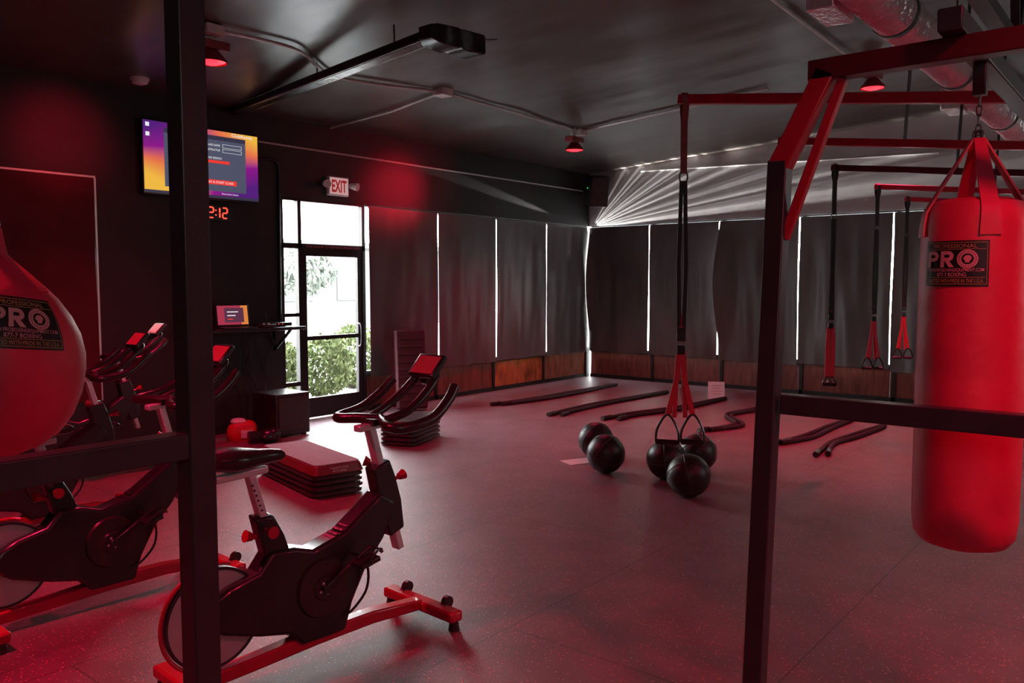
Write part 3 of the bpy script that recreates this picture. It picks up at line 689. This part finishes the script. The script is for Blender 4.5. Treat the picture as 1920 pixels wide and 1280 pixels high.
for k in range(5):
    x = 5.15+.11*k; b.tube(sm([(x,YB-.05,1.13),(x+.05*math.sin(k*2),YB-.07,.95),(x-.08*math.cos(k*3),YB-.05,.7),(x+.05,YB-.05,.42),(5.15+.05*k,YB-.1,.006)], 5), .006, 6)
single('cable_bundle', b, m_rubber, 'tangle of thin black cables hanging below the wall shelf', 'cables')

# television
rt = root('television', (4.82, YB, 2.56), 'wall television showing a grey dialog on a purple and orange desktop', 'television')
obj('case', B().box((0,-.05,.36), (1.34,.06,.75)), m_black, rt, .008)
obj('wall_mount', B().box((0,-.012,.36), (.4,.025,.3)), m_black, rt)
sc = obj('screen', B().quad(-.655,.655,.005,.72,-.082), m_screen, rt)
dl = obj('dialog_window', B().quad(-.44,.50,.08,.665,-.084), m_dlg, rt)
obj('title_bar', B().quad(-.44,.50,.62,.665,-.085), m_dlg2, dl)
obj('taskbar', B().quad(-.655,.655,.005,.035,-.083), m_dlg2, sc)
for (s, u, v, w) in (('CLASS NAME', .11, .565, .16), ('INSTRUCTOR', .11, .515, .16), ('CLASS SESSION', .11, .43, .19), ('Reservation System', .30, .055, .2)):
    wtext(s, u, v, -.086, .05, m_txt, dl if v > .1 else sc, wid=w, height=.022)
for v in (.565, .515):
    b = B(); b.quad(.22,.45,v+.016,v+.019,-.0855).quad(.22,.45,v-.019,v-.016,-.0855).quad(.22,.224,v-.019,v+.019,-.0855).quad(.446,.45,v-.019,v+.019,-.0855)
    obj('input_box', b, m_txt, dl)
for (u0,u1,v0,v1) in ((.03,.30,.375,.405), (-.25,.38,.15,.20)): obj('button', B().quad(u0,u1,v0,v1,-.0855), m_btn, dl)
wtext('DISPLAY & START CLASS', .15, .175, -.0865, .05, m_txt, dl, wid=.38, height=.024)
wtext('ClubReady', .46, .69, -.0865, .05, m_txt, sc, wid=.26, height=.042)
for v in (.68, .585):
    obj('desktop_icon', B().quad(-.63,-.59,v-.02,v+.02,-.084), m_txt, sc)

# clock
rt = root('digital_clock', (4.905, YB, 2.33), 'red digital wall clock below the television', 'clock')
obj('case', B().box((-.04,-.02,.085), (.62,.04,.17)), m_black, rt, .006)
SEG = {'1': 'bc', '2': 'abged'}
def sg(b, x, z, h, d):
    w = h*.5; t = h*.12
    for s in SEG[d]:
        c, sz = {'a': ((x+w/2, z+h), (w*.8,t)), 'g': ((x+w/2, z+h/2), (w*.8,t)), 'd': ((x+w/2, z), (w*.8,t)), 'b': ((x+w, z+h*.75), (t,h*.42)), 'c': ((x+w, z+h*.25), (t,h*.42)), 'e': ((x, z+h*.25), (t,h*.42)), 'f': ((x, z+h*.75), (t,h*.42))}[s]
        b.box((c[0], -.042, c[1]), (sz[0], .004, sz[1]))
    return b
obj('digit', sg(B(), -.02, .03, .11, '2'), m_led, rt, smooth=False); obj('colon', B().box((.064,-.042,.06), (.013,.004,.013)).box((.064,-.042,.11), (.013,.004,.013)), m_led, rt)
obj('digit', sg(B(), .055, .03, .11, '1'), m_led, rt, smooth=False); obj('digit', sg(B(), .145, .03, .11, '2'), m_led, rt, smooth=False)

# exit sign
rt = root('exit_sign', (6.64, YB, 2.73), 'exit sign with two emergency lamp heads above the glass door', 'exit sign')
obj('case', B().box((0,-.03,.115), (.31,.06,.23)), m_white, rt, .008)
obj('face', B().box((0,-.0615,.115), (.28,.004,.20)), m_exit, rt)
wtext('EXIT', 0, .115, -.0645, .2, m_exitt, rt, bold=.006, wid=.23, height=.15)
for s in (-1, 1):
    obj('lamp_head', B().cyl((s*.20,-.03,.14), (s*.235,-.13,.12), .035, .05, 16).beam((s*.14,-.03,.14), (s*.21,-.04,.14), .03, .03), m_white, rt)

# corner wall speaker
rt = root('wall_speaker', (11.90, 7.74, 2.96), 'black loudspeaker mounted high in the room corner', 'loudspeaker', None, R(-40))
q = Euler((R(14),0,0)).to_matrix()
obj('cabinet', B().box((0,0,.26), (.32,.28,.50), q), m_black, rt, .015)
obj('grille', B().box(q@V((0,-.146,.0))+V((0,0,.26)), (.28,.012,.46), q), m_rubber, rt, .004)
obj('bracket', B().beam((0,.12,.3), (0,.42,.3), .05, .05), m_black, rt)
obj('indicator_light', B().box(q@V((-.16,.05,.0))+V((0,0,.3)), (.006,.02,.02)), M('green_led', (.02,.3,.05), .4, emit=(.05,1,.2), es=1.5), rt)

# ------------------------------------------------------------------ medicine balls
RB = .168
labs = [('farther of the two balls by the paper, black medicine ball', 1117, 824), ('black medicine ball touching the pink floor paper', 1136, 850),
        ('black medicine ball directly under the nearest strap handles', 1250, 861), ('black medicine ball rightmost and farthest of the group of three', 1308, 848), ('nearest black medicine ball, in front of the group of three', 1291, 891)]
for i, (lb, px, py) in enumerate(labs):
    p = gz(px, py, RB); rt = root('medicine_ball', (p.x, p.y, 0), lb, 'medicine ball', 'medicine balls on the gym floor', i*1.3)
    obj('shell', B().ell((0,0,RB), (RB,RB,RB), seg=36), m_ball, rt)
    q = Euler((i*.9+.4, i*.6+.5, 0)).to_matrix(); b = B()
    for u, w in ((V((1,0,0)),V((0,1,0))), (V((0,1,0)),V((0,0,1))), (V((1,0,0)),V((0,0,1)))):
        b.tube([V((0,0,RB))+q@(u*math.cos(a)+w*math.sin(a))*(RB+.0002) for a in [2*PI*k/40 for k in range(40)]], .0028, 6, True)
    obj('seam', b, m_seam, rt)
p = gz(1087, 865); b = B().box((p.x, p.y, .002), (.30,.21,.004), Euler((0,0,R(-25))).to_matrix())
single('paper_card', b, m_paper, 'small pink paper card lying flat beside the medicine balls', 'paper')

# ------------------------------------------------------------------ battle ropes
ropes = [([(937,757),(1010,747),(1080,735),(1148,722)], .10, 'black battle rope on the floor, farthest left below the door wall'),
         ([(1043,776),(1075,768),(1130,755),(1240,736)], .10, 'black battle rope on the floor, second from the left'),
         ([(1150,784),(1190,776),(1270,765),(1352,748)], .12, 'black battle rope ending at the small white floor sign'),
         ([(1332,806),(1385,795),(1365,777),(1420,766),(1480,748)], .07, 'black battle rope with a sharp zigzag bend left of the rig post'),
         ([(1464,830),(1515,818),(1560,800),(1600,785)], .07, 'black battle rope just right of the rig post'),
         ([(1538,849),(1560,830),(1600,818),(1650,800)], .07, 'black battle rope nearest the heavy bag')]
for pp, gap, lb in ropes:
    pts = [gz(x, y, .024) for x, y in pp]; d = (pts[-1]-pts[0]).normalized(); n = V((-d.y, d.x, 0))
    one = [p + n*gap*.5*(1 if i < len(pts)-1 else .35) + n*random.uniform(-.02,.02) for i, p in enumerate(pts)]
    two = [p - n*gap*.5*(1 if i < len(pts)-1 else .35) + n*random.uniform(-.02,.02) + d*(.12 if i == 0 else 0) for i, p in enumerate(pts)]
    path = sm(one + [pts[-1]+d*.10] + two[::-1], 8)
    rt = root('battle_rope', (pts[0].x, pts[0].y, 0), lb, 'battle rope', 'battle ropes along the right wall')
    o = V((pts[0].x, pts[0].y, 0))
    obj('rope', B().tube([p-o for p in path], .024, 8), m_rope, rt)
    for e0, e1 in ((path[0], path[2]), (path[-1], path[-3])):
        dd = (e1-e0).normalized(); obj('end_grip', B().cyl(e0-o-dd*.12+V((0,0,.004)), e0-o+dd*.05+V((0,0,.004)), .027, n=12), m_rubber, rt)
p = gz(1343, 748); rt = root('floor_sign', (p.x, p.y, 0), 'small white sign with faint pink lines standing on the floor by the right wall', 'sign', None, R(-62))
q = Euler((R(-10),0,0)).to_matrix()
obj('board', B().box(q@V((0,0,.125)), (.23,.012,.25), q), m_white, rt, .003)
for k in range(4): obj('printed_line', B().box(q@V((0,-.008,.195-.04*k)), (.16-.03*(k % 2),.003,.011), q), m_pink, rt)
obj('back_stand', B().beam((0,.036,.22), (0,.11,.006), .03, .008), m_white, rt)

# ------------------------------------------------------------------ ceiling services
def conduit(pts, label, r=.015, mt=None, name='conduit'):
    return single(name, B().tube(pts, r, 8), mt or m_cond, label, 'pipe', None)
J = [cl(395,55,.03), cl(830,172,.03), cl(1085,247,.03)]
conduit(sm([J[0], cl(480,72,.03), cl(560,95,.03), cl(612,137,.03), cl(660,150,.03), cl(735,161,.03), J[1]], 5), 'metal ceiling conduit bending between the left red lamp and the middle junction box')
conduit([J[1], cl(960,209,.03), J[2]], 'straight metal ceiling conduit between middle junction box and corner red lamp')
conduit([J[1], cl(735,208,.03), V((6.55, YB-.02, zc(YB)-.028))], 'metal ceiling conduit running from middle junction box to the television wall')
conduit([J[2], cl(1280,203,.03), cl(1440,166,.03)], 'metal ceiling conduit from the corner red lamp toward the rig arms')
conduit([cl(1440,-8,.03), cl(1590,105,.03), cl(1640,143,.03)], 'metal ceiling conduit at top right leading to the right red lamp')
conduit([wy(484,265,YB-.0125), wy(1092,358,YB-.0125)], 'long thin conduit along the black wall above the door and blinds', .012)
conduit(sm([wy(484,297,YB-.017), wy(508,298,YB-.017), wy(521,308,YB-.017), wy(523,340,YB-.017)], 4)+[wy(526,605,YB-.017)], 'bent conduit dropping from the television to the wall shelf', .016, m_black)
conduit([wx(1202,321,XR-.0125), wx(1760,286,XR-.0125)], 'thin conduit high on the right wall above the blinds', .012)
jl = ['grey junction box above the left red lamp', 'grey junction box in the middle of the ceiling conduits', 'grey junction box above the corner red lamp']
for p, lb in zip(J, jl):
    rt = root('junction_box', (p.x, p.y, p.z-.04), lb, 'junction box', 'ceiling junction boxes')
    obj('box', B().box((0,0,.03), (.16,.16,.075)), m_cream, rt, .006)
    for s in (-.04, .04): obj('cover_screw', B().cyl((s,s,-.012), (s,s,-.004), .006, n=8), m_silver, rt)
def lamp(p, label, e, ang=125):
    rt = root('flood_lamp', (p.x, p.y, p.z), label, 'flood lamp', 'red flood lamps on the ceiling')
    h = zc(p.y)-p.z
    obj('stem', B().cyl((0,0,.15), (0,0,h+.005), .016, n=10), m_cond, rt)
    obj('driver_box', B().box((0,0,.135), (.26,.13,.07)), m_lampbody, rt, .008)
    obj('housing', B().lathe([(.03,.105),(.05,.10),(.085,.06),(.12,.02),(.125,.0),(.115,.0),(.105,.02)], 28), m_lampbody, rt)
    obj('lens', B().lathe([(0,-.012),(.06,-.008),(.106,.010),(.06,.016),(0,.018)], 28), m_lens, rt)
    ld = bpy.data.lights.new('red_light', 'SPOT'); ld.color = (1,.02,.10); ld.energy = e; ld.spot_size = R(ang); ld.spot_blend = 1; ld.shadow_soft_size = .12
    lo = bpy.data.objects.new('red_light', ld); C.objects.link(lo); lo.location = (p.x, p.y, p.z-.15)
L1 = cl(397,118,.28); L2 = cl(1077,282,.30); L3 = cl(1636,166,.24)
lamp(L1, 'red flood lamp at left, glowing beside the top of the left post', 360)
lamp(L2, 'red flood lamp hanging near the room corner, middle of the ceiling', 320)
lamp(L3, 'red flood lamp at right above the rig arms', 560, 92)
lamp(V((1.74,-.9,3.6)), 'red flood lamp above the camera side of the rig', 330, 140)
lamp(V((.6,4.0,3.45)), 'red flood lamp above the first exercise bikes', 480)
lamp(V((5.0,-1.6,3.6)), 'red flood lamp behind the heavy bag', 400, 140)

def spot(loc, tgt, e, ang, col, blend=.6, size=.05):
    ld = bpy.data.lights.new('spot', 'SPOT'); ld.color = col; ld.energy = e; ld.spot_size = R(ang); ld.spot_blend = blend; ld.shadow_soft_size = size
    o = bpy.data.objects.new('spot', ld); C.objects.link(o); o.location = loc
    o.rotation_euler = (V(tgt)-V(loc)).to_track_quat('-Z', 'Y').to_euler(); return o
RED = (1,.015,.05)
spot(L1+V((0,.15,-.05)), wy(118,262), 85, 34, RED, 1, .1)
spot(L1+V((0,.15,-.05)), wy(95,400), 32, 75, RED, 1, .15)
spot(L2+V((-.1,.2,-.06)), wy(748,358), 360, 30, RED, 1, .15)
spot(L2+V((-.1,.2,-.06)), wy(748,358), 40, 80, RED, 1, .15)
# daylight fanning out of the corner gap: one small light whose output varies with direction
def fan_light(loc, energy, axis):
    ld = bpy.data.lights.new('corner_glint', 'POINT'); ld.energy = energy; ld.color = (1,.97,.94); ld.shadow_soft_size = .006; ld.use_nodes = True
    nt = ld.node_tree; L = nt.links; em = nt.nodes['Emission']
    def ma(op, a, bb=None):
        n = nt.nodes.new('ShaderNodeMath'); n.operation = op
        for i, q in enumerate((a, bb)):
            if q is None: continue
            if isinstance(q, (int, float)): n.inputs[i].default_value = q
            else: L.new(q, n.inputs[i])
        return n.outputs[0]
    tc = nt.nodes.new('ShaderNodeTexCoord'); sp = nt.nodes.new('ShaderNodeSeparateXYZ'); L.new(tc.outputs['Normal'], sp.inputs[0])
    along, out = (sp.outputs[1], sp.outputs[0]) if axis == 'y' else (sp.outputs[0], sp.outputs[1])
    t = ma('DIVIDE', sp.outputs[2], ma('MULTIPLY', along, -1.0)); ph = ma('ARCTANGENT', t)
    nz = nt.nodes.new('ShaderNodeTexNoise'); nz.noise_dimensions = '1D'; nz.inputs['Scale'].default_value = 17; nz.inputs['Detail'].default_value = 2
    L.new(ma('ADD', ph, 3.3), nz.inputs['W'])
    rp = nt.nodes.new('ShaderNodeValToRGB'); rp.color_ramp.elements[0].position = .47; rp.color_ramp.elements[1].position = .64
    rp.color_ramp.elements[0].color = (.10,.10,.10,1); L.new(nz.outputs['Fac'], rp.inputs['Fac'])
    up = ma('GREATER_THAN', ph, .05)
    fade = ma('MAXIMUM', ma('SUBTRACT', 1.0, ma('MULTIPLY', ph, .9)), 0.0)
    g = ma('MINIMUM', ma('DIVIDE', 1.0, ma('MAXIMUM', ma('MULTIPLY', out, out), 1e-5)), 3500.0)
    near = ma('LESS_THAN', ma('ABSOLUTE', out), .5)
    s = ma('MULTIPLY', ma('MULTIPLY', ma('MULTIPLY', rp.outputs['Color'], up), ma('MULTIPLY', fade, near)), g)
    L.new(s, em.inputs['Strength'])
    o = bpy.data.objects.new('corner_glint', ld); C.objects.link(o); o.location = loc
fan_light((XR-.07, YB-.06, 2.63), 5.5, 'y')
spot((12.17,8.08,2.64), (12.17-math.cos(R(9)), 8.11, 2.64+math.sin(R(9))), 450, 3.5, (1,.97,.94), .7, .01)

# linear ceiling fixture with bulky wrapped end
a = wy(442, 214, YB-.02); e = cl(815, 42, .16); c2 = cl(900, 66, .16); e.z = a.z = zc(6)-.16
rt = root('ceiling_rail', (0,0,0), 'thick black rail fixture under the ceiling with a plastic wrapped end', 'ceiling fixture')
rt.location = (e.x, e.y, e.z); o = V(rt.location); dv = (a-o).normalized(); sd = V((0,0,1)).cross(dv)
m_gb = M('glossy_black_rail', (.022,.02,.019), .22, bump=.3, bscale=9)
obj('rail', B().beam(a-o, V((0,0,0)), .115, .085), m_gb, rt, .012)
m_re = M('rail_edge', (.09,.08,.075), .2, metal=.3)
for s in (-1, 1): obj('edge_tube', B().cyl(a-o+sd*.060*s+V((0,0,-.03)), sd*.060*s+V((0,0,-.03)), .011, n=10), m_re, rt)
dd = (c2-o); dd.z = 0; du = dd.normalized(); ds = V((0,0,1)).cross(du)
rg = []
for t, hw, z0_, z1_ in ((-.22,.07,-.05,.05),(-.10,.11,-.085,.06),(.30,.125,-.10,.065),(.36,.11,-.08,.065),(.46,.12,-.10,.065),(.86,.125,-.095,.065),(.94,.10,-.07,.06)):
    p = dd*t; rg.append([p-ds*hw+V((0,0,z0_)), p+ds*hw*.9+V((0,0,z0_+.01)), p+ds*hw+V((0,0,z1_)), p-ds*hw*.95+V((0,0,z1_-.005))])
obj('wrapped_end', B().loft(rg), m_gb, rt, .008)
obj('plastic_flap', B().loft([[p_-ds*w_+V((0,0,z_)), p_+ds*w_+V((0,0,z_)), p_+ds*w_+V((0,0,z_+.008)), p_-ds*w_+V((0,0,z_+.008))] for p_, w_, z_ in ((dd*.90,.09,.03),(dd*1.1,.06,.055),(dd*1.35,.03,.085))]), m_gb, rt)
for t in (.15, .5, .85):
    p = (a-o)*t; obj('hanger', B().cyl(p, p+V((0,0,.20)), .008, n=6), m_black, rt)
p = cl(262, 147, .0); rt = root('smoke_detector', (p.x, p.y, p.z-.055), 'white round smoke detector on the dark ceiling at left', 'smoke detector')
obj('base', B().lathe([(0,.065),(.085,.065),(.085,.035),(0,.035)], 28), m_white, rt); obj('cover', B().lathe([(.075,.036),(.07,.01),(.045,0),(0,-.002)], 28), m_white, rt)
# spiral duct
rt = root('air_duct', (4.2, 1.3, 3.15), 'silver spiral air duct at the upper right ceiling', 'air duct')
b = B(); n = 80; pr = [(0,0)]
for k in range(n):
    z = 5.2*k/n; pr += [(.104, z), (.108, z+.038), (.127, z+.052)]
b.lathe(pr+[(0,5.2)], 22, Matrix.Rotation(PI/2, 4, 'Y')); obj('spiral_pipe', b, m_galv, rt)
for x in (.25, 3.3):
    rg = obj('side_register', B().box((x,.17,-.02), (.34,.14,.20)), m_galv, rt, .006)
    for k in range(5): obj('louvre', B().box((x,.242,-.085+.035*k), (.30,.006,.008)), m_steel, rg)
for x in (.8, 2.4, 4.4): obj('hanger', B().lathe([(.128,x-.02),(.132,x-.02),(.132,x+.02),(.128,x+.02)], 22, Matrix.Rotation(PI/2, 4, 'Y')).cyl((x,0,.12), (x,0,zc(1.3)-3.15+.0), .008, n=6), m_steel, rt)
# roof truss above the rig
rt = root('roof_truss', (2.6, .72, 2.85), 'black open steel truss above the rig at upper right', 'roof truss')
obj('bottom_chord', B().box((4.8,0,.03), (9.6,.07,.06)), m_steel, rt); obj('top_chord', B().box((4.8,0,1.12), (9.6,.07,.06)), m_steel, rt)
for k in range(12):
    x = .1+.8*k; obj('web', B().beam((x,0,.05), (x+.4,0,1.1), .04, .04).beam((x+.4,0,1.1), (x+.8,0,.05), .04, .04), m_steel, rt)

# ------------------------------------------------------------------ world, daylight and added fill lights
w = bpy.data.worlds.new('world'); S.world = w; w.use_nodes = True; nt = w.node_tree
bg = nt.nodes['Background']
tc = nt.nodes.new('ShaderNodeTexCoord'); sp = nt.nodes.new('ShaderNodeSeparateXYZ'); rp = nt.nodes.new('ShaderNodeValToRGB')
nt.links.new(tc.outputs['Generated'], sp.inputs[0]); nt.links.new(sp.outputs[2], rp.inputs[0])
rp.color_ramp.elements[0].color = (1,.98,.95,1); rp.color_ramp.elements[1].color = (.75,.88,1,1)
nt.links.new(rp.outputs[0], bg.inputs[0]); bg.inputs[1].default_value = 24
def area(loc, tgt, sx, sy, e, col, portal=False):
    ld = bpy.data.lights.new('area', 'AREA'); ld.shape = 'RECTANGLE'; ld.size = sx; ld.size_y = sy; ld.energy = e; ld.color = col
    if portal: ld.cycles.is_portal = True
    o = bpy.data.objects.new('area', ld); C.objects.link(o); o.location = loc
    o.rotation_euler = (V(tgt)-V(loc)).to_track_quat('-Z', 'Y').to_euler(); return o
po = area((6.47, YB+.2, 1.32), (6.47, 0, 1.32), 1.3, 2.66, 1, (1,1,1), True)
po.rotation_euler = (R(-90), 0, 0)
area((-2.0, -2.6, 3.3), (5, 4, 1.2), 2.5, 1.5, 26, (1,.93,.93))  # added fill light behind the camera, lifts the whole room
area((8.5, -3.4, 2.4), (5.5, 2.0, 3.2), 2.0, 1.5, 36, (1,.97,.95))  # added fill light out of view, brightens duct, ceiling and rig sides
